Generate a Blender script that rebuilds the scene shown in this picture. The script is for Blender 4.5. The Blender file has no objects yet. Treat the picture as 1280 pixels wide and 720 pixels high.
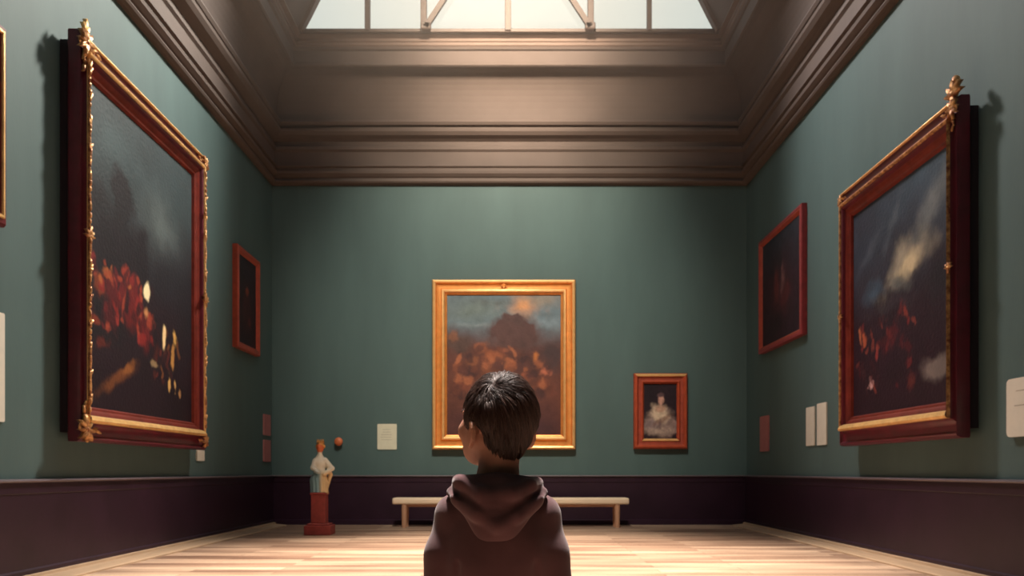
import bpy, bmesh, math, random
import numpy as np
from mathutils import Vector, Matrix
random.seed(7)
RNG = np.random.default_rng(11)
PI = math.pi
C = bpy.context.scene.collection

HAZE = .0065
# ------------------------------------------------------------------ dimensions
H = 1.11                     # eye height
XL, XR, YB, YF = -4.98, 4.87, 16.6, -3.2
ZW = 7.05                    # top of the painted wall
ZD = 1.025                   # top of the dado

# ------------------------------------------------------------------ helpers
def tag(o, label=None, cat=None, group=None, kind=None):
    if label: o['label'] = label
    if cat: o['category'] = cat
    if group: o['group'] = group
    if kind: o['kind'] = kind
    return o

def empty(name, loc=(0, 0, 0), rz=0.0, label=None, cat=None, group=None):
    o = bpy.data.objects.new(name, None); C.objects.link(o)
    o.empty_display_size = .1
    o.location = loc; o.rotation_euler = (0, 0, rz)
    return tag(o, label, cat, group)

def link(name, me, mat=None, parent=None, smooth=False, loc=None):
    o = bpy.data.objects.new(name, me); C.objects.link(o)
    if mat is not None:
        for m in (mat if isinstance(mat, (list, tuple)) else [mat]):
            me.materials.append(m)
    if parent: o.parent = parent
    if loc is not None: o.location = loc
    if smooth:
        me.polygons.foreach_set('use_smooth', [True] * len(me.polygons))
    return o

def build(name, bm, mat=None, parent=None, smooth=False, kind=None, recalc=True, loc=None):
    if recalc: bmesh.ops.recalc_face_normals(bm, faces=bm.faces)
    me = bpy.data.meshes.new(name); bm.to_mesh(me); bm.free()
    o = link(name, me, mat, parent, smooth, loc)
    if kind: o['kind'] = kind
    return o

def sharp(o, ang=35):
    me = o.data
    bm = bmesh.new(); bm.from_mesh(me)
    for e in bm.edges:
        if len(e.link_faces) == 2 and e.calc_face_angle(0) > math.radians(ang): e.smooth = False
    bm.to_mesh(me); bm.free()
    me.polygons.foreach_set('use_smooth', [True] * len(me.polygons))
    return o

def box(bm, x0, x1, y0, y1, z0, z1, bev=0.0, seg=2):
    vs = [bm.verts.new((x, y, z)) for x in (x0, x1) for y in (y0, y1) for z in (z0, z1)]
    fs = [(0, 1, 3, 2), (4, 6, 7, 5), (0, 4, 5, 1), (2, 3, 7, 6), (0, 2, 6, 4), (1, 5, 7, 3)]
    faces = [bm.faces.new([vs[i] for i in f]) for f in fs]
    if bev > 0:
        es = list({e for f in faces for e in f.edges})
        bmesh.ops.bevel(bm, geom=es, offset=bev, segments=seg, profile=.6, affect='EDGES')

def tube(bm, pts, rad, n=10, cap=True):
    pts = [Vector(p) for p in pts]
    if not isinstance(rad, (list, tuple)): rad = [rad] * len(pts)
    prev = None; up = Vector((0.01, .02, 1))
    for i, p in enumerate(pts):
        d = (pts[min(i + 1, len(pts) - 1)] - pts[max(i - 1, 0)]).normalized()
        if abs(d.dot(up.normalized())) > .98: up = Vector((1, .02, .01))
        a = d.cross(up).normalized(); b = d.cross(a).normalized(); up = -b if False else up
        ring = [bm.verts.new(p + (a * math.cos(2 * PI * k / n) + b * math.sin(2 * PI * k / n)) * rad[i]) for k in range(n)]
        if prev:
            for k in range(n):
                bm.faces.new((prev[k], prev[(k + 1) % n], ring[(k + 1) % n], ring[k]))
        elif cap: bm.faces.new(ring[::-1])
        prev = ring
    if cap: bm.faces.new(prev)

def bar(bm, a, b, w, d):
    """square bar from a to b"""
    a, b = Vector(a), Vector(b); t = (b - a).normalized()
    s = t.cross(Vector((0, 1, 0))).normalized() * w / 2; q = Vector((0, 1, 0)) * d / 2
    r = [[bm.verts.new(p + u * s + v * q) for u, v in ((-1, -1), (1, -1), (1, 1), (-1, 1))] for p in (a, b)]
    for k in range(4): bm.faces.new((r[0][k], r[0][(k + 1) % 4], r[1][(k + 1) % 4], r[1][k]))
    bm.faces.new(r[0][::-1]); bm.faces.new(r[1])

def blob(bm, c, r, rot=None, sub=2):
    m = Matrix.Translation(c)
    if rot is not None: m = m @ rot
    m = m @ Matrix.Diagonal((r[0], r[1], r[2], 1))
    bmesh.ops.create_icosphere(bm, subdivisions=sub, radius=1.0, matrix=m)

# ------------------------------------------------------------------ materials
def mat(name, color, rough=.6, metal=0.0, var=0.0, vscale=4.0, stretch=(1, 1, 1), bump=0.0, bscale=30.0,
        sheen=0.0, spec=.5, coat=0.0, color2=None, coords='Object'):
    m = bpy.data.materials.new(name); m.use_nodes = True
    nt = m.node_tree; N = nt.nodes; L = nt.links
    b = N['Principled BSDF']
    b.inputs['Base Color'].default_value = (*color, 1); b.inputs['Roughness'].default_value = rough
    b.inputs['Metallic'].default_value = metal; b.inputs['Specular IOR Level'].default_value = spec
    b.inputs['Sheen Weight'].default_value = sheen; b.inputs['Coat Weight'].default_value = coat
    b.inputs['Coat Roughness'].default_value = .15
    if var or color2 or bump:
        tc = N.new('ShaderNodeTexCoord'); mp = N.new('ShaderNodeMapping')
        mp.inputs['Scale'].default_value = stretch
        L.new(tc.outputs[coords], mp.inputs['Vector'])
    if var or color2:
        nz = N.new('ShaderNodeTexNoise'); nz.inputs['Scale'].default_value = vscale; nz.inputs['Detail'].default_value = 6
        nz.inputs['Roughness'].default_value = .6
        L.new(mp.outputs[0], nz.inputs['Vector'])
        rp = N.new('ShaderNodeValToRGB')
        c2 = color2 or tuple(min(1, c * (1 + var)) for c in color)
        c1 = color if color2 else tuple(c * (1 - var) for c in color)
        rp.color_ramp.elements[0].position = .32; rp.color_ramp.elements[1].position = .68
        rp.color_ramp.elements[0].color = (*c1, 1); rp.color_ramp.elements[1].color = (*c2, 1)
        L.new(nz.outputs['Fac'], rp.inputs['Fac']); L.new(rp.outputs[0], b.inputs['Base Color'])
    if bump:
        n2 = N.new('ShaderNodeTexNoise'); n2.inputs['Scale'].default_value = bscale; n2.inputs['Detail'].default_value = 4
        L.new(mp.outputs[0], n2.inputs['Vector'])
        bp = N.new('ShaderNodeBump'); bp.inputs['Strength'].default_value = bump; bp.inputs['Distance'].default_value = .02
        L.new(n2.outputs['Fac'], bp.inputs['Height']); L.new(bp.outputs[0], b.inputs['Normal'])
    return m

def vcol_mat(name, rough=.5, bump=.15, bscale=60, spec=.4, coat=0.0):
    m = mat(name, (1, 1, 1), rough, bump=bump, bscale=bscale, spec=spec, coat=coat)
    N = m.node_tree.nodes; L = m.node_tree.links
    a = N.new('ShaderNodeVertexColor'); a.layer_name = 'paint'
    L.new(a.outputs['Color'], N['Principled BSDF'].inputs['Base Color'])
    return m

M = {}
M['wall'] = mat('teal_wall_paint', (.070, .117, .117), .62, var=.10, vscale=1.1, stretch=(1, 1, .25), bump=.05, bscale=40, spec=.3)
M['dado'] = mat('dark_plum_marble', (.017, .005, .014), .42, color2=(.027, .009, .022), vscale=1.7, bump=.06, bscale=6, spec=.35)
M['dado_rail'] = mat('plum_rail', (.11, .08, .095), .4, var=.1)
M['plaster'] = mat('taupe_plaster', (.108, .082, .072), .72, var=.07, vscale=1.5, bump=.04, bscale=25, spec=.25)
M['plaster_d'] = mat('brown_painted_wood', (.140, .094, .074), .6, var=.08, vscale=2, spec=.3)
M['border'] = mat('pale_oak_border', (.47, .33, .22), .45, var=.12, vscale=3, stretch=(8, .6, 1), spec=.4)
M['steel'] = mat('bronze_glazing_bar', (.085, .060, .050), .6)
M['crimson'] = mat('crimson_lacquered_wood', (.105, .007, .018), .38, var=.25, vscale=5, coat=.25)
M['crimson_l'] = mat('russet_gilding', (.20, .030, .020), .36, metal=.3, var=.25, vscale=6)
M['gold'] = mat('old_gold_leaf', (.92, .55, .22), .36, metal=.4, var=.18, vscale=9, bump=.25, bscale=60)
M['gold_o'] = mat('orange_gold_leaf', (.72, .27, .065), .38, metal=.45, var=.12, vscale=7, bump=.08, bscale=50)
M['gold_p'] = mat('pale_gold_leaf', (.86, .48, .19), .36, metal=.45, var=.1, vscale=7)
M['patina'] = mat('red_worn_gilding', (.16, .020, .018), .34, metal=.5, color2=(.90, .50, .19), vscale=16, bump=.25, bscale=60)
M['redor'] = mat('red_gilt_wood', (.42, .07, .03), .4, metal=.2, var=.15, vscale=8)
M['russet'] = mat('russet_wood_frame', (.32, .055, .030), .42, var=.2, vscale=8, coat=.1)
M['redbrown'] = mat('maroon_wood_frame', (.24, .030, .036), .42, var=.2, vscale=8, coat=.1)
M['backing'] = mat('dark_backing_board', (.02, .012, .018), .8)
M['card'] = mat('cream_card', (.62, .60, .47), .6, var=.04, vscale=9)
M['card_w'] = mat('white_card', (.66, .64, .56), .55, var=.04, vscale=9)
M['ink'] = mat('faded_ink', (.36, .34, .28), .7)
M['rose'] = mat('dusty_rose_card', (.34, .13, .13), .6, var=.08, vscale=9)
M['dark'] = mat('dark_gap', (.03, .01, .02), .7)
M['knob'] = mat('orange_terracotta', (.55, .14, .05), .5, var=.15, vscale=20)
M['bench'] = mat('pale_bench_wood', (.82, .64, .47), .4, var=.08, vscale=3, stretch=(.4, 5, 5), spec=.45)
M['bench_leg'] = mat('tan_bench_leg', (.50, .27, .17), .45, var=.08, vscale=4)
M['plinth'] = mat('red_stone', (.27, .04, .034), .5, var=.2, vscale=9)
M['hoodie'] = mat('mauve_brown_cotton', (.112, .054, .058), .92, var=.06, vscale=14, bump=.05, bscale=260, sheen=.22, spec=.15)
M['hoodie_in'] = mat('hood_lining', (.10, .055, .055), .95, sheen=.2, bump=.3, bscale=160, spec=.1)
M['denim'] = mat('dark_blue_denim', (.025, .032, .06), .85, var=.2, vscale=30, bump=.3, bscale=200)
M['shoe'] = mat('dark_canvas_shoe', (.05, .045, .05), .8, var=.1)
M['sole'] = mat('white_rubber_sole', (.6, .58, .54), .6)
M['hair'] = mat('dark_brown_hair', (.040, .022, .018), .7, spec=.2)

def hair_mat():
    m = mat('dark_brown_hair_strands', (.07, .04, .03), .45, spec=.55)
    N = m.node_tree.nodes; L = m.node_tree.links; g = N.new('ShaderNodeNewGeometry'); r = N.new('ShaderNodeValToRGB')
    r.color_ramp.elements[0].color = (.022, .011, .011, 1); r.color_ramp.elements[1].color = (.12, .068, .052, 1)
    L.new(g.outputs['Random Per Island'], r.inputs[0]); L.new(r.outputs[0], N['Principled BSDF'].inputs['Base Color'])
    return m
M['strand'] = hair_mat()
def floor_mat():
    m = bpy.data.materials.new('oak_floorboards'); m.use_nodes = True
    N = m.node_tree.nodes; L = m.node_tree.links; b = N['Principled BSDF']
    tc = N.new('ShaderNodeTexCoord'); mp = N.new('ShaderNodeMapping')
    L.new(tc.outputs['Object'], mp.inputs['Vector'])
    br = N.new('ShaderNodeTexBrick'); br.inputs['Scale'].default_value = 1
    br.inputs['Brick Width'].default_value = 2.6; br.inputs['Row Height'].default_value = .21
    br.inputs['Mortar Size'].default_value = .004; br.inputs['Mortar Smooth'].default_value = .3
    br.inputs['Color1'].default_value = (.27, .17, .125, 1); br.inputs['Color2'].default_value = (.56, .41, .31, 1)
    br.inputs['Mortar'].default_value = (.13, .07, .05, 1); br.offset = .37
    L.new(mp.outputs[0], br.inputs['Vector'])
    g = N.new('ShaderNodeMapping'); g.inputs['Scale'].default_value = (.35, 2.2, 1); L.new(tc.outputs['Object'], g.inputs['Vector'])
    nz = N.new('ShaderNodeTexNoise'); nz.inputs['Scale'].default_value = 1.3; nz.inputs['Detail'].default_value = 7
    L.new(g.outputs[0], nz.inputs['Vector'])
    rp = N.new('ShaderNodeValToRGB'); rp.color_ramp.elements[0].position = .36; rp.color_ramp.elements[1].position = .62
    rp.color_ramp.elements[0].color = (.60, .55, .52, 1); rp.color_ramp.elements[1].color = (1.12, 1.1, 1.06, 1)
    L.new(nz.outputs['Fac'], rp.inputs['Fac'])
    mx = N.new('ShaderNodeMixRGB'); mx.blend_type = 'MULTIPLY'; mx.inputs['Fac'].default_value = 1
    L.new(br.outputs['Color'], mx.inputs[1]); L.new(rp.outputs[0], mx.inputs[2]); L.new(mx.outputs[0], b.inputs['Base Color'])
    b.inputs['Roughness'].default_value = .42; b.inputs['Specular IOR Level'].default_value = .35
    bp = N.new('ShaderNodeBump'); bp.inputs['Strength'].default_value = .1; L.new(nz.outputs['Fac'], bp.inputs['Height'])
    L.new(bp.outputs[0], b.inputs['Normal'])
    return m
M['floor'] = floor_mat()

def glass_mat():
    m = bpy.data.materials.new('skylight_glass'); m.use_nodes = True
    N = m.node_tree.nodes; L = m.node_tree.links; N.remove(N['Principled BSDF'])
    t = N.new('ShaderNodeBsdfTransparent'); t.inputs[0].default_value = (.97, .98, .97, 1)
    g = N.new('ShaderNodeBsdfGlossy'); g.inputs['Roughness'].default_value = .08
    mx = N.new('ShaderNodeMixShader'); mx.inputs[0].default_value = .05
    L.new(t.outputs[0], mx.inputs[1]); L.new(g.outputs[0], mx.inputs[2]); L.new(mx.outputs[0], N['Material Output'].inputs[0])
    return m
M['glass'] = glass_mat()

def skin_mat():
    m = mat('skin', (.50, .25, .17), .5, var=.06, vscale=25, bump=.05, bscale=200, spec=.4)
    b = m.node_tree.nodes['Principled BSDF']
    b.inputs['Subsurface Weight'].default_value = .12; b.inputs['Subsurface Radius'].default_value = (.02, .008, .004)
    b.inputs['Subsurface Scale'].default_value = .5
    return m
M['skin'] = skin_mat()
M['statue'] = vcol_mat('painted_plaster', .45, bump=.1, bscale=30)
M['canvas'] = vcol_mat('oil_paint', .55, bump=.25, bscale=22, spec=.3)

# ------------------------------------------------------------------ room shell
bm = bmesh.new(); box(bm, XL - .3, XR + .3, YF - .3, YB + .3, -.2, 0)
build('floor', bm, M['floor'], kind='structure')
for nm, a in (('wall_left', (XL - .3, XL, YF - .3, YB + .3, 0, 9.0)), ('wall_right', (XR, XR + .3, YF - .3, YB + .3, 0, 9.0)),
              ('wall_back', (XL, XR, YB, YB + .3, 0, 9.0)), ('wall_front', (XL, XR, YF - .3, YF, 0, 9.0))):
    bm = bmesh.new(); box(bm, *a); build(nm, bm, M['wall'], kind='structure')

def strip_side(side, prof, name, m, z_ext=0):
    """extrude a profile [(offset from wall, z)...] (closed) along one wall, mitred at the room corners"""
    bm = bmesh.new(); n = len(prof); rings = []
    def P(c, z, end):
        if side == 'left': return (XL + c, (YF + c) if end == 0 else (YB - c), z)
        if side == 'right': return (XR - c, (YF + c) if end == 0 else (YB - c), z)
        if side == 'back': return ((XL + c) if end == 0 else (XR - c), YB - c, z)
        return ((XL + c) if end == 0 else (XR - c), YF + c, z)
    for e in (0, 1): rings.append([bm.verts.new(P(c, z, e)) for c, z in prof])
    for k in range(n): bm.faces.new((rings[0][k], rings[0][(k + 1) % n], rings[1][(k + 1) % n], rings[1][k]))
    bm.faces.new(rings[0]); bm.faces.new(rings[1][::-1])
    return build(name, bm, m, kind='structure')

dado = [(0, 0), (.075, 0), (.075, .10), (.05, .115), (.05, ZD - .15), (.06, ZD - .14), (.06, ZD - .03), (0, ZD - .03)]
rail = [(0, ZD - .03), (.085, ZD - .03), (.095, ZD - .015), (.085, ZD), (0, ZD + .004)]
base = [(.075, 0), (.42, 0), (.42, .018), (.40, .028), (.115, .028), (.11, .055), (.075, .06)]
k = 1
for s in ('left', 'right', 'back', 'front'):
    strip_side(s, dado, 'trim_%d' % k, M['dado']); k += 1
    strip_side(s, rail, 'trim_%d' % k, M['dado_rail']); k += 1
    if s in ('left', 'right'): strip_side(s, base, 'baseboard_' + s, M['border'])
corn = [(0, 7.03), (.05, 7.035), (.10, 7.06), (.12, 7.09), (.10, 7.125), (.06, 7.135), (.06, 7.17), (.09, 7.19), (.14, 7.24), (.15, 7.29),
        (.10, 7.31), (.10, 7.36), (.14, 7.39), (.14, 7.42), (.08, 7.44), (.08, 7.70), (.12, 7.74), (.12, 7.80), (.06, 7.83), (.06, 7.92),
        (.12, 7.96), (.20, 8.00), (.25, 8.06), (.26, 8.11), (.17, 8.13), (.17, 8.18), (.23, 8.20), (.26, 8.25), (.24, 8.30), (.14, 8.32), (0, 8.32)]
for s in ('left', 'right', 'back', 'front'):
    strip_side(s, corn, 'trim_%d' % k, M['plaster']); k += 1
cove = [(0, 8.32)] + [(.12 + .42 * (1 - math.cos(t * PI / 2)), 8.32 + .90 * math.sin(t * PI / 2)) for t in np.linspace(0, 1, 12)] + \
       [(.58, 9.22), (.60, 9.20), (.63, 9.22), (.63, 9.26), (.62, 9.28), (.62, 9.50), (.66, 9.52), (.68, 9.56), (0, 9.56)]
well = [(0, 9.56), (.68, 9.56), (.70, 9.58), (.70, 9.63), (.72, 9.65), (.72, 9.70), (.76, 9.72), (.80, 9.74), (.80, 9.77), (0, 9.77)]
for s in ('left', 'right', 'back', 'front'):
    o = strip_side(s, cove, 'ceiling', M['plaster'])
    strip_side(s, well, 'trim_%d' % k, M['plaster_d']); k += 1

# lantern above the well: two coved long sides, glazed end and glazed roof
ZL0, ZL1 = 9.77, 12.6
lx0, lx1, ly0, ly1 = XL + .80, XR - .80, YF + .8, YB - .80
sp = [(0, 0), (.16, .30), (.34, .66), (.60, 1.05), (.90, 1.45), (1.25, 1.85), (1.65, 2.30), (2.0, 2.76)]
for sgn, x0 in ((1, lx0), (-1, lx1)):
    bm = bmesh.new(); pr = [(x0 + sgn * a, ZL0 + b) for a, b in sp] + [(x0 + sgn * 1.9, ZL0 + 2.9), (x0 - sgn * .3, ZL0 + .6), (x0 - sgn * .3, ZL0)]
    r = [[bm.verts.new((x, y, z)) for x, z in pr] for y in (ly0 - .1, ly1 + .1)]
    n = len(pr)
    for q in range(n): bm.faces.new((r[0][q], r[0][(q + 1) % n], r[1][(q + 1) % n], r[1][q]))
    bm.faces.new(r[0]); bm.faces.new(r[1][::-1])
    build('ceiling', bm, M['plaster'], kind='structure')
    # moulded arch rib against the glazed end
    bm = bmesh.new()
    for j in range(len(sp) - 1):
        (a0, b0), (a1, b1) = sp[j], sp[j + 1]
        bar(bm, (x0 + sgn * a0, ly1 - .10, ZL0 + b0), (x0 + sgn * a1, ly1 - .10, ZL0 + b1), .14, .16)
    build('trim_%d' % k, bm, M['plaster_d'], kind='structure'); k += 1
    for yy in (12.4, 8.6, 4.8, 1.0):
        bm = bmesh.new()
        for j in range(len(sp) - 1):
            (a0, b0), (a1, b1) = sp[j], sp[j + 1]
            bar(bm, (x0 + sgn * a0, yy, ZL0 + b0), (x0 + sgn * a1, yy, ZL0 + b1), .12, .22)
        build('trim_%d' % k, bm, M['plaster'], kind='structure'); k += 1
# glazed end
bm = bmesh.new()
outl = [(lx0 + a, ZL0 + b) for a, b in sp] + [(lx1 - a, ZL0 + b) for a, b in sp[::-1]]
f0 = [bm.verts.new((x, ly1 - .005, z)) for x, z in outl]; f1 = [bm.verts.new((x, ly1 + .005, z)) for x, z in outl]
bm.faces.new(f0); bm.faces.new(f1[::-1])
for q in range(len(outl)): bm.faces.new((f0[q], f0[(q + 1) % len(outl)], f1[(q + 1) % len(outl)], f1[q]))
win = build('window_1', bm, M['glass'], kind='structure')
S = (YB - .8) / 1000
for px, w in ((460, .10), (530, .12), (635, .12), (738, .12), (811, .09)):
    bm = bmesh.new(); x = (px - 640) * S; box(bm, x - w / 2, x + w / 2, ly1 - .10, ly1 + .02, ZL0, ZL1 - .02, .01, 1)
    build('glazing_bar', bm, M['steel'], win)
for xa, xb in (((533 - 640) * S, -.15), ((737 - 640) * S, 0.0)):
    zt = ZL0 + abs(xb - xa) / (24 / 37)
    bm = bmesh.new(); bar(bm, (xa, ly1 - .15, ZL0 + .02), (xb, ly1 - .15, min(zt, ZL1 - .1)), .10, .08); build('diagonal_brace', bm, M['steel'], win)
    bm = bmesh.new(); box(bm, xa - .10, xa + .10, ly1 - .19, ly1, ZL0 - .02, ZL0 + .12, .02, 1); build('bracket', bm, M['steel'], win)
bm = bmesh.new(); box(bm, lx0, lx1, ly1 - .07, ly1 + .04, ZL0 - .02, ZL0 + .05, .01, 1); build('window_sill', bm, M['steel'], win)
# front end closed, roof glazed
bm = bmesh.new(); box(bm, lx0 - .2, lx1 + .2, ly0 - .2, ly0, ZL0 - .1, ZL1 + .2); build('ceiling', bm, M['plaster'], kind='structure')
bm = bmesh.new(); box(bm, lx0 + 1.95, lx1 - 1.95, ly0, ly1, ZL1, ZL1 + .012); rf = build('window_2', bm, M['glass'], kind='structure')
bm = bmesh.new()
for q in range(9):
    y = ly0 + .4 + q * (ly1 - ly0 - .8) / 8
    bm2 = bmesh.new(); box(bm2, lx0 + 1.95, lx1 - 1.95, y - .05, y + .05, ZL1 - .12, ZL1); build('glazing_bar', bm2, M['steel'], rf)
bm.free()

# ------------------------------------------------------------------ paintings (grid mesh with painted colours)
def vnoise(x, y, s, seed):
    r = np.random.default_rng(seed).random((64, 64))
    x = x * s; y = y * s
    xi = np.floor(x).astype(int); yi = np.floor(y).astype(int); fx = x - xi; fy = y - yi
    fx = fx * fx * (3 - 2 * fx); fy = fy * fy * (3 - 2 * fy)
    g = lambda i, j: r[i % 64, j % 64]
    return (g(xi, yi) * (1 - fx) + g(xi + 1, yi) * fx) * (1 - fy) + (g(xi, yi + 1) * (1 - fx) + g(xi + 1, yi + 1) * fx) * fy
def fbm(x, y, s, seed, o=4):
    v = 0; a = .5; t = 0
    for q in range(o): v = v + a * vnoise(x + q * 3.1, y + q * 1.7, s * 2 ** q, seed + q); t += a; a *= .55
    return v / t
def lin(c): 
    c = np.array(c, float) / 255.0
    return np.where(c <= .04045, c / 12.92, ((c + .055) / 1.055) ** 2.4)
class Paint:
    def __init__(s, w, h, n=230, seed=1):
        s.w, s.h = w, h; s.nx = int(n * min(1, w / h)) + 2; s.ny = int(n * min(1, h / w)) + 2
        u, v = np.meshgrid(np.linspace(0, 1, s.nx), np.linspace(0, 1, s.ny)); s.u, s.v = u, v
        s.seed = seed
        s.U = u * w + .07 * min(w, h) * (fbm(u * w / h, v, 9, seed, 5) - .5); s.V = v * h + .07 * min(w, h) * (fbm(u * w / h, v, 9, seed + 9, 5) - .5)
        s.c = np.zeros((s.ny, s.nx, 3)); s.k = 1
    def fill(s, col): s.c[:] = lin(col)
    def mix(s, m, col): s.c = s.c * (1 - m[..., None]) + lin(col) * m[..., None]
    def grad(s, v0, v1, col, a=1): s.mix(np.clip((s.V / s.h - v0) / (v1 - v0), 0, 1) * a, col)
    def blob(s, u, v, ru, rv, col, ang=0, a=1, soft=.5, rag=.5):
        s.k += 1
        dx = s.U - u * s.w; dy = s.V - v * s.h; ca, sa = math.cos(ang), math.sin(ang)
        X = (dx * ca + dy * sa) / ru; Y = (-dx * sa + dy * ca) / rv
        q = min(40, max(6, 1.6 * s.h / (ru + rv))); d = np.sqrt(X * X + Y * Y) + 1.7 * rag * (fbm(s.u * s.w / s.h, s.v, q, s.seed + s.k * 5, 4) - .5)
        s.mix(np.clip((1 + soft - d) / (2 * soft), 0, 1) ** 1.5 * a, col)
    def crowd(s, n, u0, u1, v0, v1, cols, r=.04, asp=2.0, seed=1, a=.8):
        g = np.random.default_rng(seed)
        for i in range(n):
            t = g.random(); s.blob(u0 + (u1 - u0) * g.random(), v0 + (v1 - v0) * g.random(), r * g.uniform(.5, 1.3), r * asp * g.uniform(.5, 1.3), cols[g.integers(len(cols))], ang=g.normal(0, .5), a=a, soft=.4, rag=1.0)
    def mottle(s, amt=.3, sc=20, st=1.0):
        n = fbm(s.U / s.h * st, s.V / s.h, sc, s.seed + 77, 4)
        s.c *= (1 + amt * (n[..., None] * 2 - 1) * 1.6).clip(.1, 3)
    def mesh(s, name):
        x = (s.u - .5) * s.w; z = (s.v - .5) * s.h
        co = np.stack([x, np.zeros_like(x), z], -1).reshape(-1, 3)
        i = np.arange(s.nx * s.ny).reshape(s.ny, s.nx)
        f = np.stack([i[:-1, :-1], i[:-1, 1:], i[1:, 1:], i[1:, :-1]], -1).reshape(-1, 4)
        me = bpy.data.meshes.new(name); me.from_pydata(co.tolist(), [], f.tolist())
        at = me.color_attributes.new('paint', 'FLOAT_COLOR', 'POINT')
        at.data.foreach_set('color', np.concatenate([s.c.reshape(-1, 3), np.ones((s.nx * s.ny, 1))], 1).clip(0, 1).astype('f').ravel())
        return me

def rect_sweep(w, h, prof, name, m, parent, smooth=True, ks=(1, 1), only=None):
    """profile [(inset, projection)] swept round a w x h rectangle centred on the origin, facing -Y"""
    bm = bmesh.new(); rings = []
    for ins, pj in prof:
        a, b = w / 2 , h / 2 - ins
        rings.append([bm.verts.new((sx * (a - ins * ks[0 if sx < 0 else 1]), -pj, sz * b)) for sx, sz in ((-1, -1), (1, -1), (1, 1), (-1, 1))])
    for r0, r1 in zip(rings[:-1], rings[1:]):
        for q in (only or range(4)): bm.faces.new((r0[q], r0[(q + 1) % 4], r1[(q + 1) % 4], r1[q]))
    bmesh.ops.delete(bm, geom=[v for v in bm.verts if not v.link_faces], context='VERTS')
    o = build(name, bm, m, parent, recalc=False)
    me = o.data
    bm = bmesh.new(); bm.from_mesh(me); bmesh.ops.recalc_face_normals(bm, faces=bm.faces)
    # make sure that faces look outwards (towards -Y on average)
    if sum(f.normal.y * f.calc_area() for f in bm.faces) > 0: bmesh.ops.reverse_faces(bm, faces=bm.faces)
    bm.to_mesh(me); bm.free()
    return sharp(o, 30) if smooth else o

def leaf(bm, p, ang, L, wd, th, lift=.4):
    """a curled leaf lobe in the XZ plane starting at p, facing -Y"""
    p = Vector(p); d = Vector((math.cos(ang), 0, math.sin(ang))); s = Vector((-math.sin(ang), 0, math.cos(ang)))
    n = 7; rings = []
    for i in range(n + 1):
        t = i / n; wv = wd * math.sin(PI * min(1, t * .9 + .1)) ** .7 * (1 - .35 * t) + .002
        c = p + d * L * t + Vector((0, -1, 0)) * th * (math.sin(t * PI * .9) * lift + .5)
        rings.append([bm.verts.new(c + s * wv), bm.verts.new(c + Vector((0, -th * .9, 0)) + s * wv * .35), bm.verts.new(c + Vector((0, -th * .35, 0))),
                      bm.verts.new(c + Vector((0, -th * .9, 0)) - s * wv * .35), bm.verts.new(c - s * wv), bm.verts.new(c + Vector((0, th * .7, 0)))])
    for a, b in zip(rings[:-1], rings[1:]):
        for q in range(6): bm.faces.new((a[q], a[(q + 1) % 6], b[(q + 1) % 6], b[q]))
    bm.faces.new(rings[0]); bm.faces.new(rings[-1][::-1])

def scroll(bm, p, a0, r, turn, rad):
    pts = []; rr = []
    for i in range(22):
        t = i / 21; q = r * (1 - .8 * t); an = a0 + turn * t * 2 * PI * 1.3
        pts.append((p[0] + q * math.cos(an), p[1] - .01, p[2] + q * math.sin(an))); rr.append(rad * (1 - .5 * t))
    tube(bm, pts, rr, 7)

def corner_ornament(sx, sz, s=1.0):
    bm = bmesh.new(); base_a = math.atan2(sz, sx)
    for da, L in ((0, .17), (.75, .15), (-.75, .15), (1.45, .19), (-1.45, .19), (2.2, .20), (-2.2, .20), (PI, .15)):
        leaf(bm, (0, 0, 0), base_a + da, L * s, .045 * s, .05 * s)
    # runners along both arms of the frame
    for (dx, dz) in ((-sx, 0), (0, -sz)):
        for q in range(3):
            a = math.atan2(dz, dx)
            leaf(bm, (dx * (.13 + .08 * q) * s, 0, dz * (.13 + .08 * q) * s), a + (.35 if q % 2 else -.35), .11 * s, .026 * s, .03 * s)
    for sg in (-1, 1):
        scroll(bm, (sx * .04 * s - sg * sz * .075 * s, -.03 * s, sz * .04 * s + sg * sx * .075 * s), base_a, .045 * s, sg, .014 * s)
    blob(bm, (0, -.06 * s, 0), (.042 * s, .03 * s, .042 * s))
    for q in range(6): blob(bm, (.055 * s * math.cos(q * PI / 3), -.05 * s, .055 * s * math.sin(q * PI / 3)), (.016 * s,) * 3, sub=1)
    return bm

def cresting(s=1.0):
    bm = bmesh.new()
    for a in (PI / 2, PI / 2 + .8, PI / 2 - .8, PI / 2 + 1.5, PI / 2 - 1.5, -PI / 2): leaf(bm, (0, 0, 0), a, .13 * s, .035 * s, .04 * s)
    blob(bm, (0, -.05 * s, 0), (.035 * s, .025 * s, .035 * s))
    return bm

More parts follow.
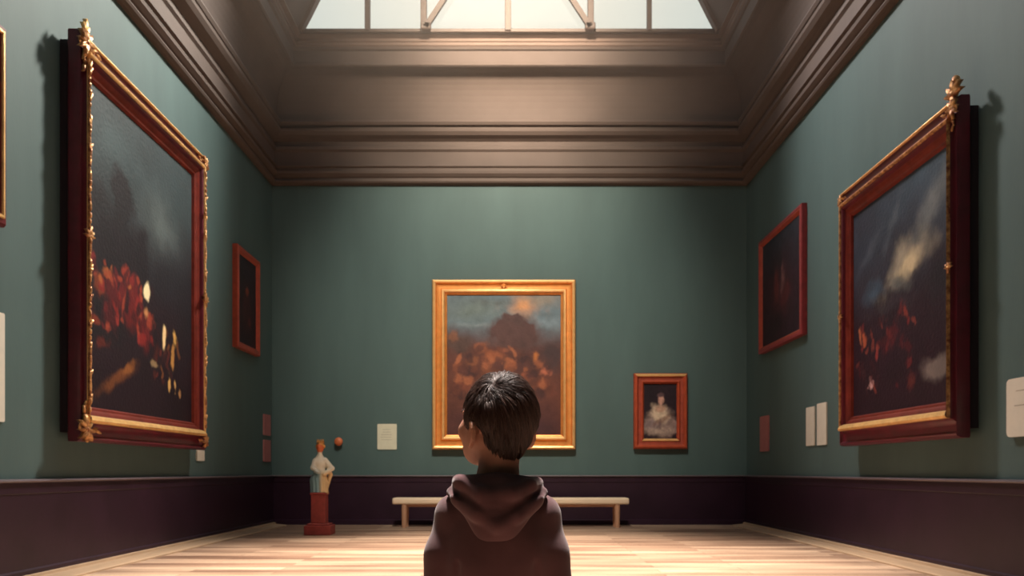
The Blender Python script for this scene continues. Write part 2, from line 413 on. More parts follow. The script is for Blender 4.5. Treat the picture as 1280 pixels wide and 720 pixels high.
def ornate(name, label, loc, rz, w, h, art, seed=3, beads=True, ks=(1, 1), osc=(.8, .8, .8, .8), group=None):
    """osc: sizes of the corner ornaments (left bottom, left top, right bottom, right top)"""
    t = empty(name, loc, rz, label, 'painting', group)
    rs = lambda pr, nm, m, only=None: rect_sweep(w, h, pr, nm, m, t, ks=ks, only=only)
    rs([(.10, 0), (.10, .10), (.02, .10)], 'backing', M['backing'])
    rs([(.02, .10), (0, .11), (0, .20), (.015, .225)], 'outer_moulding', M['crimson'])
    rs([(.015, .225), (.022, .245), (.036, .25), (.048, .238), (.05, .225)], 'lit_top_edge', M['gold'], (2,))  # gold on the top rail only: light from above put into the colour
    rs([(.015, .225), (.022, .240), (.036, .244), (.048, .236), (.05, .225)], 'outer_edge', M['crimson'], (0, 1, 3))  # same edge on the other sides, its missing light put into the crimson
    rs([(.05, .225), (.07, .205), (.11, .20), (.16, .215), (.195, .25), (.205, .28)], 'frame', M['crimson'])
    rs([(.205, .28), (.21, .305), (.228, .318), (.246, .31), (.254, .292)], 'gilt_ridge', M['gold'] if beads else M['patina'])
    rs([(.254, .292), (.28, .28), (.30, .245)], 'inner_cove', M['crimson'])
    rs([(.30, .245), (.33, .235), (.36, .205), (.385, .20), (.405, .165)], 'inner_moulding', M['crimson_l'])
    rs([(.205, .285), (.21, .320), (.236, .335), (.275, .32), (.295, .27)], 'lit_bottom_roll', M['gold'], (0,))  # gold on the up-facing bottom rail only, painting in the light from above
    cl, cr = -w / 2 + .40 * ks[0], w / 2 - .40 * ks[1]; ch = h - .80
    link('canvas', art(cr - cl, ch, seed).mesh('canvas'), M['canvas'], t, loc=((cl + cr) / 2, -.165, 0))
    if beads:
        for i, sx in ((0, -1), (1, 1)):
            bm = bmesh.new(); z = -h / 2 + .35; xb = sx * (w / 2 - .226 * ks[i])
            tube(bm, [(xb, -.30, -h / 2 + .3), (xb, -.30, h / 2 - .3)], .014, 6)
            while z < h / 2 - .35:
                r = .010 + .012 * abs(math.sin(z * 9.7 + sx)); blob(bm, (xb, -.312, z), (r * 1.1, r, r * 1.9), sub=1)
                if int(z * 10) % 3 == 0: leaf(bm, (xb, -.30, z), PI / 2 + random.uniform(-.6, .6), .08, .016, .018)
                z += .055 + .02 * math.sin(z * 5)
            build('beading', bm, M['patina'], t, smooth=True)
    for (sx, sz), sc_ in zip(((-1, -1), (-1, 1), (1, -1), (1, 1)), osc):
        if sc_: build('corner_ornament', corner_ornament(sx, sz, sc_), M['patina'], t, smooth=True, loc=(sx * (w / 2 - .13 * ks[0 if sx < 0 else 1]), -.245, sz * (h / 2 - .13)))
    for i, sx in ((0, -1), (1, 1)):
        build('side_ornament', cresting(.75 if beads else .5), M['patina'], t, smooth=True, loc=(sx * (w / 2 - .22 * ks[i]), -.28, 0))
    return t

# --- art
def art_left(w, h, seed):
    p = Paint(w, h, 300, seed); p.fill((30, 16, 26))
    p.grad(.42, .80, (48, 60, 64)); p.blob(.66, .72, .55, .40, (84, 94, 95), a=.9, soft=.8); p.blob(.93, .9, .6, .5, (44, 58, 62), a=.6, soft=.9)
    p.blob(.25, .86, .5, .25, (66, 84, 88), a=.6, soft=.8)
    p.blob(.98, .45, .45, .9, (28, 26, 34), a=.9, soft=.7); p.blob(.72, .50, .9, .35, (26, 24, 32), a=.8, soft=.6)
    # dark tree mass
    p.blob(.22, .42, .62, .95, (24, 17, 25), soft=.2, rag=.7); p.blob(.33, .70, .26, .32, (24, 20, 26), soft=.2, rag=.9); p.blob(.08, .62, .35, .34, (27, 24, 29), soft=.3, rag=.9)
    p.blob(.46, .52, .25, .5, (25, 18, 26), soft=.35, rag=.9)
    p.blob(.3, .08, 1.2, .35, (27, 12, 24), soft=.6); p.blob(.85, .12, .8, .6, (24, 11, 23), soft=.7)
    # crowd in red
    for u, v, a, b, c in ((.30, .38, .33, .28, (88, 22, 26)), (.22, .32, .2, .25, (70, 18, 24)), (.42, .36, .22, .30, (104, 26, 28)), (.50, .30, .16, .22, (78, 20, 24)),
                          (.14, .40, .13, .14, (110, 48, 26)), (.20, .44, .09, .07, (168, 92, 48)), (.34, .47, .10, .09, (150, 52, 38)), (.40, .45, .07, .10, (128, 34, 32)),
                          (.57, .33, .07, .13, (130, 38, 34)), (.27, .31, .05, .10, (150, 50, 44)), (.46, .27, .05, .09, (140, 46, 40)), (.10, .28, .12, .05, (120, 50, 34)),
                          (.17, .20, .15, .08, (84, 30, 24)), (.62, .24, .10, .13, (70, 26, 24))):
        p.blob(u, v, a, b, c, a=.85, soft=.35, rag=1.0)
    p.crowd(46, .08, .60, .26, .46, [(96, 24, 28), (60, 14, 22), (128, 34, 32), (44, 12, 20), (150, 62, 44), (40, 14, 24)], .055, 1.9, 5)
    p.crowd(16, .10, .55, .40, .475, [(150, 60, 40), (110, 34, 30), (172, 96, 52)], .04, 1.2, 6)
    p.crowd(26, .55, .88, .12, .34, [(70, 30, 28), (110, 66, 38), (44, 18, 26), (90, 34, 32)], .04, 2.2, 7)
    p.blob(.545, .43, .095, .15, (246, 226, 180), soft=.18, rag=.5); p.blob(.53, .36, .07, .06, (214, 150, 96), a=.7)
    p.blob(.70, .305, .055, .19, (236, 206, 152), soft=.25, rag=.7); p.blob(.82, .31, .10, .13, (204, 160, 88), soft=.3, rag=1.2); p.blob(.80, .23, .05, .17, (176, 128, 70), soft=.3, rag=1.0)
    p.blob(.75, .13, .05, .10, (204, 162, 96), soft=.3, rag=1.0); p.blob(.81, .125, .035, .08, (190, 150, 96), soft=.3, rag=1.0); p.blob(.85, .10, .03, .06, (150, 110, 70), soft=.3)
    p.blob(.59, .20, .14, .05, (150, 126, 92), soft=.3, rag=.9, a=.8); p.blob(.60, .22, .07, .03, (60, 26, 28), a=.9)
    p.blob(.25, .10, .50, .07, (108, 62, 34), ang=.45, a=.85, soft=.6); p.blob(.36, .155, .18, .045, (140, 86, 44), ang=.45, a=.8)
    p.mottle(.16, 12); return p

def art_right(w, h, seed):
    p = Paint(w, h, 280, seed); p.fill((32, 12, 26))
    p.grad(.45, .85, (42, 52, 66)); p.blob(.85, .95, .7, .3, (50, 70, 86), a=.9, soft=.8); p.blob(.15, .9, .5, .4, (34, 36, 50), a=.8, soft=.7)
    p.blob(.4, .72, .9, .2, (40, 38, 50), a=.8, soft=.7, ang=.5)
    p.blob(.80, .80, .60, .15, (100, 104, 106), ang=.7, a=.85, soft=.8, rag=1.1); p.blob(.44, .86, .30, .07, (76, 84, 94), ang=.9, a=.7, soft=.8, rag=1.2); p.blob(.2, .78, .4, .08, (60, 66, 78), ang=.6, a=.7, soft=.8, rag=1.2)
    p.blob(.54, .62, .50, .21, (140, 132, 116), soft=.6, rag=1.1, ang=.3); p.blob(.58, .61, .24, .10, (188, 172, 140), soft=.6, ang=.4, rag=1.0); p.blob(.50, .55, .3, .1, (96, 98, 96), a=.7, soft=.6)
    p.blob(.22, .56, .25, .14, (60, 78, 96), a=.9, soft=.6, rag=.8)
    p.blob(.88, .52, .36, .50, (26, 16, 28), soft=.35, rag=.7); p.blob(.5, .38, 1.2, .22, (36, 16, 30), a=.9, soft=.6); p.blob(.4, .47, .8, .1, (48, 40, 50), a=.7, soft=.6)
    p.blob(.5, .1, 1.5, .8, (34, 10, 26), a=.75, soft=.6)
    for u, v, a, b, c in ((.08, .40, .05, .09, (170, 96, 66)), (.13, .37, .05, .10, (158, 78, 52)), (.10, .33, .04, .06, (120, 40, 40)), (.56, .43, .06, .10, (120, 46, 40)), (.60, .37, .04, .10, (104, 26, 30)),
                          (.42, .32, .14, .12, (74, 18, 28)), (.26, .26, .05, .09, (124, 46, 46)), (.20, .15, .05, .05, (196, 150, 150)), (.35, .30, .2, .1, (60, 14, 26)), (.63, .12, .09, .09, (86, 34, 34)), (.58, .27, .1, .06, (66, 16, 28))):
        p.blob(u, v, a, b, c, a=.9, soft=.4, rag=1.0)
    p.crowd(34, .04, .66, .10, .44, [(74, 18, 28), (104, 30, 34), (52, 14, 26), (60, 26, 34), (120, 52, 44)], .045, 1.8, 9, .65)
    p.blob(.86, .15, .30, .13, (104, 94, 92), soft=.35, rag=.6)
    p.mottle(.16, 12); return p

def art_center(w, h, seed):
    p = Paint(w, h, 230, seed); p.fill((88, 52, 46))
    p.grad(.62, .80, (96, 112, 122)); p.blob(.2, .90, .6, .25, (104, 116, 112), a=.8, soft=.8); p.blob(.8, .80, .6, .12, (120, 136, 146), a=.8, soft=.7); p.blob(.25, .78, .6, .05, (128, 140, 144), a=.6, soft=.8)
    p.blob(.66, .91, .30, .20, (214, 150, 100), a=.9, soft=.8, rag=.8); p.blob(.85, .97, .5, .12, (150, 132, 112), a=.6, soft=.8); p.blob(.4, .95, .4, .1, (92, 100, 100), a=.6)
    p.blob(.5, .25, 1.6, 1.15, (96, 56, 46), soft=.3, rag=.4, a=.95)
    p.blob(.60, .73, .52, .32, (84, 58, 56), soft=.25, rag=.9); p.blob(.60, .83, .26, .12, (84, 60, 58), soft=.25, rag=.9); p.blob(.08, .66, .30, .28, (80, 60, 56), soft=.4, rag=.8); p.blob(.92, .60, .42, .34, (70, 52, 54), soft=.4, rag=.8)
    p.blob(.62, .50, .55, .30, (78, 48, 46), a=.8, soft=.6)
    for u, v, a, b, c in ((.30, .62, .16, .12, (168, 98, 66)), (.40, .56, .18, .11, (158, 90, 58)), (.50, .60, .12, .06, (150, 88, 66)), (.22, .52, .12, .1, (140, 84, 58)), (.56, .50, .10, .08, (176, 100, 66)), (.78, .56, .06, .11, (198, 118, 60)),
                          (.86, .45, .16, .06, (182, 104, 78)), (.10, .48, .10, .14, (124, 70, 50)), (.70, .42, .1, .08, (150, 84, 60)), (.85, .36, .12, .12, (138, 74, 56)), (.35, .45, .2, .08, (130, 74, 50)), (.15, .35, .12, .12, (120, 64, 48)), (.92, .3, .08, .15, (110, 60, 50)), (.06, .7, .07, .1, (130, 84, 62))):
        p.blob(u, v, a, b, c, a=.75, soft=.45, rag=1.0)
    p.crowd(60, .08, .92, .25, .62, [(150, 88, 60), (110, 62, 48), (72, 44, 44), (168, 100, 68), (90, 52, 46), (60, 38, 42)], .09, 1.2, 11, .7)
    p.blob(.5, .05, 1.5, .5, (62, 38, 46), a=.8, soft=.7)
    p.mottle(.16, 22); return p

def art_portrait(w, h, seed):
    p = Paint(w, h, 130, seed); p.fill((36, 20, 30)); p.blob(.2, .9, .3, .5, (26, 14, 24), soft=.8)
    p.blob(.5, .30, .27, .33, (150, 128, 118), soft=.3, rag=.6); p.blob(.30, .22, .16, .18, (122, 104, 104), soft=.3, rag=.9); p.blob(.74, .22, .16, .18, (128, 106, 102), soft=.3, rag=.9)
    p.blob(.48, .45, .20, .18, (190, 168, 146), soft=.35, rag=.7); p.blob(.5, .55, .11, .08, (176, 140, 120), soft=.3)
    p.blob(.52, .70, .065, .115, (184, 138, 124), soft=.25, rag=.3); p.blob(.52, .79, .075, .05, (84, 62, 66), soft=.3); p.blob(.55, .34, .2, .05, (120, 84, 72), ang=.5, a=.7); p.blob(.5, .15, .3, .08, (170, 148, 134), a=.7, rag=1.1)
    p.blob(.5, .26, .04, .12, (90, 70, 74), a=.7)
    p.mottle(.25, 26); return p

def art_dim_right(w, h, seed):
    p = Paint(w, h, 140, seed); p.fill((40, 22, 34)); p.grad(.5, .95, (42, 46, 56), .9)
    p.blob(.5, .4, .6, .7, (66, 30, 36), a=.8, soft=.7); p.blob(.55, .58, .10, .24, (120, 84, 84), a=.8, soft=.5, rag=.9); p.blob(.38, .52, .12, .3, (96, 44, 44), a=.8, rag=.9)
    p.blob(.62, .38, .2, .25, (84, 34, 36), a=.8, rag=.9); p.blob(.3, .15, .5, .2, (30, 16, 26), a=.8); p.mottle(.3, 18); return p

def art_dim_left(w, h, seed):
    p = Paint(w, h, 110, seed); p.fill((34, 18, 28)); p.grad(.4, .9, (40, 34, 42), .8)
    p.blob(.5, .62, .10, .07, (168, 84, 62), a=.9, soft=.4); p.blob(.5, .42, .28, .35, (60, 28, 32), a=.8, rag=.8); p.blob(.62, .28, .12, .1, (96, 40, 38), a=.7); p.mottle(.3, 18); return p

def on_left(y, z): return (XL, y, z)
def on_right(y, z): return (XR, y, z)

# large left painting: Y 8.65..12.42, z 1.44..5.97
t = ornate('framed_painting', 'large gold-ridged crimson framed night scene with a red crowd, on the left wall', on_left((8.78 + 12.42) / 2, (1.44 + 5.97) / 2), PI / 2,
       12.42 - 8.78, 5.97 - 1.44, art_left, 3, ks=(.32, 1), osc=(.85, .85, .6, .6))
bm = bmesh.new()
for a_, L_ in ((PI / 2, .17), (PI / 2 + .5, .12), (PI / 2 - .5, .12)): leaf(bm, (0, 0, 0), a_, L_, .03, .035)
build('finial', bm, M['gold'], t, smooth=True, loc=(-(12.42 - 8.78) / 2 + .06, -.235, (5.97 - 1.44) / 2 - .03))
# large right painting
t = ornate('framed_painting', 'large crimson and gold framed stormy cloud scene on the right wall', on_right((8.32 + 11.32) / 2, (1.46 + 5.03) / 2), -PI / 2,
           11.32 - 8.32, 5.03 - 1.46, art_right, 5, beads=False, ks=(.75, .3), osc=(0, .45, 0, .6))
bm = cresting(1.15); blob(bm, (0, -.02, .14), (.045, .045, .06)); blob(bm, (-.07, -.03, .05), (.04, .04, .05))
build('finial', bm, M['patina'], t, smooth=True, loc=((11.32 - 8.32) / 2 - .06, -.20, (5.03 - 1.46) / 2 + .03))
# painting cut by the left edge of the frame
def plain(name, label, loc, rz, w, h, prof, art, inset, depth, seed, m1, m2, m3=None, group=None):
    """prof: list of (part name, material, [(inset, proj)...])"""
    t = empty(name, loc, rz, label, 'painting', group)
    for nm, m, pr, *on in prof: rect_sweep(w, h, pr, nm, m, t, only=on[0] if on else None)
    link('canvas', art(w - 2 * inset + .01, h - 2 * inset + .01, seed).mesh('canvas'), M['canvas'], t, loc=(0, -depth, 0))
    return t
simple = lambda a, b: [('frame', a, [(.0, 0), (0, .085), (.012, .10), (.05, .105), (.06, .095)]), ('inner_moulding', b, [(.06, .095), (.08, .10), (.10, .085), (.125, .05)])]
plain('framed_painting', 'tall painting in a gold-edged red frame cut off by the left edge of the photo', on_left((5.9 + 7.72) / 2, (3.46 + 5.38) / 2), PI / 2, 1.82, 1.92,
      [('frame', M['crimson'], [(0, 0), (0, .08), (.02, .11), (.06, .12)]), ('gilt_edge', M['gold'], [(.06, .12), (.07, .135), (.09, .135), (.10, .12)]), ('inner_moulding', M['crimson_l'], [(.10, .12), (.13, .09), (.16, .06)])],
      art_dim_left, .16, .06, 21, 0, 0)
plain('framed_painting', 'narrow dark painting in a russet wood frame near the far left corner', on_left((14.25 + 15.52) / 2, (3.33 + 5.17) / 2), PI / 2, 1.27, 1.84,
      simple(M['russet'], M['russet']), art_dim_left, .125, .05, 8, 0, 0)
plain('framed_painting', 'dim reddish painting in a thin maroon frame near the far right corner', on_right((13.2 + 15.5) / 2, (3.37 + 5.54) / 2), -PI / 2, 2.3, 2.17,
      simple(M['redbrown'], M['russet']), art_dim_right, .125, .05, 9, 0, 0)
# central painting on the back wall
cx, cz, w, h = (-1.65 + 1.315) / 2, (1.555 + 5.06) / 2, 2.965, 3.505
t = plain('framed_painting', 'bright orange-gold framed landscape with figures in the middle of the back wall', (cx, YB, cz), 0, w, h,
      [('outer_moulding', M['gold_o'], [(0, 0), (0, .10), (.01, .13)]), ('gilt_outer_edge', M['gold_p'], [(.01, .13), (.02, .155), (.045, .165), (.07, .155), (.08, .13)]),
       ('frame', M['gold_o'], [(.08, .13), (.10, .10), (.14, .09), (.18, .10), (.20, .12)]), ('gilt_ridge', M['gold_p'], [(.20, .12), (.21, .14), (.235, .145), (.26, .13)]),
       ('inner_moulding', M['gold_o'], [(.26, .13), (.275, .09), (.30, .08), (.31, .05)])], art_center, .31, .05, 14, 0, 0)
bm = cresting(.5); build('side_ornament', bm, M['gold_o'], t, smooth=True, loc=(0, -.12, h / 2 - .14))
# small portrait
plain('framed_painting', 'small red-framed portrait of a pale-dressed sitter, right of the bench on the back wall', ((2.515 + 3.62) / 2, YB, (1.57 + 3.13) / 2), 0, 1.105, 1.56,
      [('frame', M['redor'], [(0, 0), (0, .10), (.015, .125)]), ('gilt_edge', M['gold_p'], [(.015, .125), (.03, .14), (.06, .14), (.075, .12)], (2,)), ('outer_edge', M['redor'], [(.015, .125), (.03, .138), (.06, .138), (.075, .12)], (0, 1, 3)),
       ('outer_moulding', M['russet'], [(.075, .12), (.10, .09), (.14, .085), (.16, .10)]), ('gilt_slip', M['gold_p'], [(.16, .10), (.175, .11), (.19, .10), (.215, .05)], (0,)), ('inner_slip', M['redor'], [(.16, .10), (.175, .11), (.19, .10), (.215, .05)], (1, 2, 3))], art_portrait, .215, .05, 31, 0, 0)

# ------------------------------------------------------------------ wall cards and small fittings
def card(name, label, cat, loc, rz, w, h, m, th=.02, lines=0, group=None, rad=.018):
    t = empty(name, loc, rz, label, cat, group)
    bm = bmesh.new(); box(bm, -w / 2, w / 2, -th, 0, -h / 2, h / 2)
    es = [e for e in bm.edges if abs(e.verts[0].co.y - e.verts[1].co.y) > th * .5]
    bmesh.ops.bevel(bm, geom=es, offset=rad, segments=4, affect='EDGES', profile=.5)
    build('panel', bm, m, t)
    if lines:
        bm = bmesh.new()
        for q in range(lines):
            z = h * .28 - q * h * .5 / lines; ww = w * random.uniform(.22, .34)
            box(bm, -ww, ww * random.uniform(.5, 1), -th - .0015, -th + .001, z - h * .008, z + h * .008)
        build('printed_lines', bm, M['ink'], t)
    return t
card('wall_label', 'square cream text card on the back wall left of the gold-framed landscape', 'label', (-2.59, YB, 1.825), 0, .40, .53, M['card'], lines=5)
card('wall_label', 'tall cream panel cut off by the left edge of the photo', 'label', (XL, 7.55, 2.12), PI / 2, .55, 1.06, M['card_w'], lines=0)
card('wall_label', 'tiny white tag just under the far corner of the large left painting', 'label', (XL, 12.76, 1.36), PI / 2, .30, .17, M['card_w'])
card('wall_label', 'upper of the two dusty-rose cards by the far left corner', 'label', (XL, 16.2, 2.045), PI / 2, .42, .42, M['rose'], .03)
card('wall_label', 'lower of the two dusty-rose cards by the far left corner', 'label', (XL, 16.2, 1.52), PI / 2, .42, .44, M['rose'], .03)
card('wall_label', 'single dusty-rose card below the dim painting on the right wall', 'label', (XR, 15.38, 1.83), -PI / 2, .50, .68, M['rose'], .03)
card('wall_label', 'farther of the two narrow white cards on the right wall', 'label', (XR, 13.02, 1.84), -PI / 2, .36, .63, M['card_w'])
card('wall_label', 'nearer of the two narrow white cards on the right wall', 'label', (XR, 12.54, 1.85), -PI / 2, .38, .66, M['card_w'])
card('wall_label', 'rounded white panel cut off by the right edge of the photo', 'label', (XR, 7.45, 1.72), -PI / 2, .70, .56, M['card_w'], .05, lines=2, rad=.05)
t = empty('wall_ornament', (-3.58, YB, 1.72), 0, 'small round orange knob on the back wall beside the statuette', 'ornament')
bm = bmesh.new(); bmesh.ops.create_cone(bm, cap_ends=True, segments=24, radius1=.05, radius2=.04, depth=.06, matrix=Matrix.Translation((0, -.03, 0)) @ Matrix.Rotation(PI / 2, 4, 'X')); build('stem', bm, M['plinth'], t)
bm = bmesh.new(); blob(bm, (0, -.09, 0), (.088, .05, .088), sub=3); build('ball', bm, M['knob'], t, smooth=True)

# ------------------------------------------------------------------ bench
t = empty('bench', (-.025, 15.92, 0), 0, 'long low pale wood bench against the back wall under the landscape', 'bench')
bm = bmesh.new(); box(bm, -2.33, 2.33, -.22, .22, .455, .585, .045, 4); sharp(build('seat', bm, M['bench'], t), 50)
for sx in (-1, 1):
    for sy in (-1, 1):
        bm = bmesh.new(); tube(bm, [(sx * 2.10, sy * .15, .0), (sx * 2.10, sy * .15, .455)], [.048, .055], 16); sharp(build('leg', bm, M['bench_leg'], t), 50)
bm = bmesh.new(); box(bm, -2.1, 2.1, -.03, .03, .40, .456, .01, 1); build('rail', bm, M['bench_leg'], t)

# ------------------------------------------------------------------ implicit modelling (smooth unions, surface nets)
class Field:
    def __init__(s, lo, hi, h):
        s.lo = np.array(lo, float); s.h = h; s.n = np.ceil((np.array(hi) - s.lo) / h).astype(int) + 1
        s.f = np.full(tuple(s.n), 1.0, np.float32)
    def region(s, lo, hi):
        a = np.clip(np.floor((np.array(lo) - s.lo) / s.h).astype(int), 0, s.n); b = np.clip(np.ceil((np.array(hi) - s.lo) / s.h).astype(int) + 1, 0, s.n)
        if np.any(b <= a): return None, None
        ax = [s.lo[i] + s.h * np.arange(a[i], b[i]) for i in range(3)]
        X, Y, Z = np.meshgrid(*ax, indexing='ij'); return tuple(slice(a[i], b[i]) for i in range(3)), np.stack([X, Y, Z], -1).astype(np.float32)
    def comb(s, sl, d, k, sub=False):
        a = s.f[sl]
        if sub:
            hh = np.clip(k - np.abs(-d - a), 0, None) / max(k, 1e-6); s.f[sl] = np.maximum(a, -d) + hh * hh * k / 4
        else:
            hh = np.clip(k - np.abs(a - d), 0, None) / max(k, 1e-6); s.f[sl] = np.minimum(a, d) - hh * hh * k / 4
    def cone(s, a, b, ra, rb, k=.01, sub=False, sc=(1, 1, 1)):
        a = np.array(a, float); b = np.array(b, float); sc = np.array(sc, float); r = max(ra, rb) * max(1, sc.max()) + k + .03
        sl, P = s.region(np.minimum(a, b) - r, np.maximum(a, b) + r)
        if sl is None: return
        m = (a + b) / 2 if np.any(sc != 1) else a * 0
        P = (P - m) / sc; A = (a - m) / sc; B = (b - m) / sc
        ab = B - A; t = np.clip(((P - A) @ ab) / max(ab @ ab, 1e-9), 0, 1)
        d = np.linalg.norm(P - A - t[..., None] * ab, axis=-1) - (ra + (rb - ra) * t)
        s.comb(sl, d * sc.min(), k, sub)
    def ell(s, c, r, k=.01, R=None, sub=False):
        c = np.array(c, float); r = np.array(r, float); e = r.max() + k + .03
        sl, P = s.region(c - e, c + e)
        if sl is None: return
        P = P - c
        if R is not None: P = P @ np.array(R)          # columns of R are the ellipsoid's axes
        k0 = np.linalg.norm(P / r, axis=-1); k1 = np.linalg.norm(P / (r * r), axis=-1) + 1e-9
        s.comb(sl, k0 * (k0 - 1) / k1, k, sub)
    def path(s, pts, rs, k=.01, sub=False, sc=(1, 1, 1)):
        for i in range(len(pts) - 1): s.cone(pts[i], pts[i + 1], rs[i], rs[i + 1], k, sub, sc)
    def disp(s, fn):
        sl, P = s.region(s.lo - 1, s.lo + s.n * s.h + 1)
        near = np.abs(s.f) < .05; s.f[near] += fn(P[near])
    def mesh(s, name, smooth_it=1):
        f = s.f; n = f.shape; ins = f < 0
        cell = np.zeros((n[0] - 1, n[1] - 1, n[2] - 1), np.int8)
        for dx in (0, 1):
            for dy in (0, 1):
                for dz in (0, 1): cell += ins[dx:n[0] - 1 + dx, dy:n[1] - 1 + dy, dz:n[2] - 1 + dz]
        act = (cell > 0) & (cell < 8); I = np.argwhere(act); idx = np.full(cell.shape, -1); idx[act] = np.arange(len(I))
        acc = np.zeros((len(I), 3)); cnt = np.zeros(len(I))
        cor = [(0, 0, 0), (1, 0, 0), (0, 1, 0), (1, 1, 0), (0, 0, 1), (1, 0, 1), (0, 1, 1), (1, 1, 1)]
        for a in range(8):
            for b in range(a + 1, 8):
                ca, cb = np.array(cor[a]), np.array(cor[b])
                if np.abs(ca - cb).sum() != 1: continue
                fa = f[tuple((I + ca).T)]; fb = f[tuple((I + cb).T)]; m = (fa < 0) != (fb < 0)
                t = fa[m] / (fa[m] - fb[m]); acc[m] += I[m] + ca + t[:, None] * (cb - ca); cnt[m] += 1
        V = s.lo + s.h * acc / cnt[:, None]; F = []
        for ax in range(3):
            u, v = (ax + 1) % 3, (ax + 2) % 3; d = np.zeros(3, int); d[ax] = 1
            a0 = ins[tuple(slice(0, n[i] - 1) if i == ax else slice(1, n[i] - 1) for i in range(3))]
            a1 = ins[tuple(slice(1, n[i]) if i == ax else slice(1, n[i] - 1) for i in range(3))]
            E = np.argwhere(a0 != a1); flip = a0[tuple(E.T)]
            off = np.ones(3, int); off[ax] = 0; E = E + off
            du = np.zeros(3, int); du[u] = 1; dv = np.zeros(3, int); dv[v] = 1
            q = np.stack([idx[tuple((E - du - dv).T)], idx[tuple((E - dv).T)], idx[tuple(E.T)], idx[tuple((E - du).T)]], 1)
            q[~flip] = q[~flip][:, ::-1]; F.append(q)
        F = np.concatenate(F)
        for _ in range(smooth_it):
            sm = np.zeros_like(V); c = np.zeros(len(V))
            for q in range(4):
                a, b = F[:, q], F[:, (q + 1) % 4]; np.add.at(sm, a, V[b]); np.add.at(c, a, 1)
            V = V * .5 + .5 * sm / np.maximum(c, 1)[:, None]
        me = bpy.data.meshes.new(name); me.from_pydata(V.tolist(), [], F.tolist()); me.update()
        return me, V

def rotz(a): return np.array([[math.cos(a), -math.sin(a), 0], [math.sin(a), math.cos(a), 0], [0, 0, 1]])
def rotx(a): return np.array([[1, 0, 0], [0, math.cos(a), -math.sin(a)], [0, math.sin(a), math.cos(a)]])
def roty(a): return np.array([[math.cos(a), 0, math.sin(a)], [0, 1, 0], [-math.sin(a), 0, math.cos(a)]])

# ------------------------------------------------------------------ statuette
t = empty('statuette', (-3.37, 14.02, 0), 0, 'painted statuette of a robed figure, hand on hip, on a dark red pedestal', 'statue')
bm = bmesh.new(); box(bm, -.23, .23, -.2, .2, 0, .17, .015, 2); box(bm, -.19, .19, -.16, .16, .17, .20, .01, 1); build('plinth', bm, M['plinth'], t)
bm = bmesh.new(); box(bm, -.125, .125, -.12, .12, .20, .72, .012, 2); box(bm, -.14, .14, -.135, .135, .70, .74, .01, 1); build('pedestal', bm, M['plinth'], t)
F = Field((-.30, -.25, .70), (.35, .25, 1.75), .008)
F.path([(-.02, 0, .75), (-.03, 0, .95), (.0, 0, 1.10)], [.135, .125, .085], .03, sc=(1, .85, 1))
F.cone((.06, -.02, .75), (.05, -.02, 1.05), .09, .07, .03); F.path([(.0, 0, 1.10), (.0, 0, 1.25), (0, .0, 1.34)], [.085, .10, .07], .04, sc=(1, .8, 1))
F.cone((0, 0, 1.34), (.005, -.01, 1.46), .042, .038, .02); F.ell((.01, -.01, 1.52), (.065, .07, .085), .015)
F.path([(-.07, -.03, 1.29), (-.10, -.08, 1.17), (-.02, -.13, 1.10)], [.050, .040, .032], .02); F.path([(.09, 0, 1.30), (.21, .02, 1.16), (.10, -.06, 1.06)], [.052, .042, .034], .02)
F.ell((.0, -.135, 1.09), (.033, .03, .028), .01); F.ell((.09, -.075, 1.05), (.03, .03, .035), .01)
F.path([(.10, .02, 1.28), (.18, .06, 1.05), (.10, .05, .82)], [.03, .03, .04], .03)          # shawl over the bent arm
F.ell((.01, -.075, 1.515), (.012, .018, .018), .01)
F.disp(lambda P: .007 * np.sin(np.arctan2(P[:, 1], P[:, 0]) * 11 + P[:, 2] * 6) * np.clip((1.12 - P[:, 2]) * 5, 0, 1))
me, V = F.mesh('figure', 1)
col = np.zeros((len(V), 4)); col[:, 3] = 1
a = np.clip((V[:, 0] - .0) * 14, 0, 1)[:, None]
low = lin((128, 164, 172)) * (1 - a) + lin((226, 196, 148)) * a; top = np.array(lin((226, 222, 206)))[None] * np.ones((len(V), 1))
b = np.clip((V[:, 2] - 1.06) * 12, 0, 1)[:, None]; cc = low * (1 - b) + top * b
hd = np.clip((V[:, 2] - 1.43) * 40, 0, 1)[:, None]; cc = cc * (1 - hd) + lin((204, 104, 62)) * hd; col[:, :3] = cc
at = me.color_attributes.new('paint', 'FLOAT_COLOR', 'POINT'); at.data.foreach_set('color', col.astype('f').ravel())
link('figure', me, M['statue'], t, True)
bm = bmesh.new()
for q in range(22):
    an = q * 2.4; r = .06; blob(bm, (.01 + r * math.cos(an), .012 + r * .9 * math.sin(an), 1.535 + .022 * (q % 4)), (.026, .026, .034), sub=1)
for q in range(7):
    an = q / 7 * 2 * PI; tube(bm, [(.01 + .05 * math.cos(an), .05 * math.sin(an), 1.60), (.01 + .055 * math.cos(an), .055 * math.sin(an), 1.67)], [.02, .004], 6)
hm = mat('golden_hair_paint', (.55, .26, .07), .5, var=.2, vscale=20); build('hair', bm, hm, t, smooth=True)

# ------------------------------------------------------------------ the boy
BX, BY = -.034, 1.89
boy = empty('person', (BX, BY, 0), 0, 'short-haired child in a brown hooded sweatshirt, standing with back turned before the gold-framed landscape', 'person')
HO = np.array([-.004, .0, 1.219])                       # head origin, between the ears
HR = rotz(math.radians(38)) @ rotx(math.radians(8))
def hp(x, y, z): return HO + HR @ np.array([x, y, z])

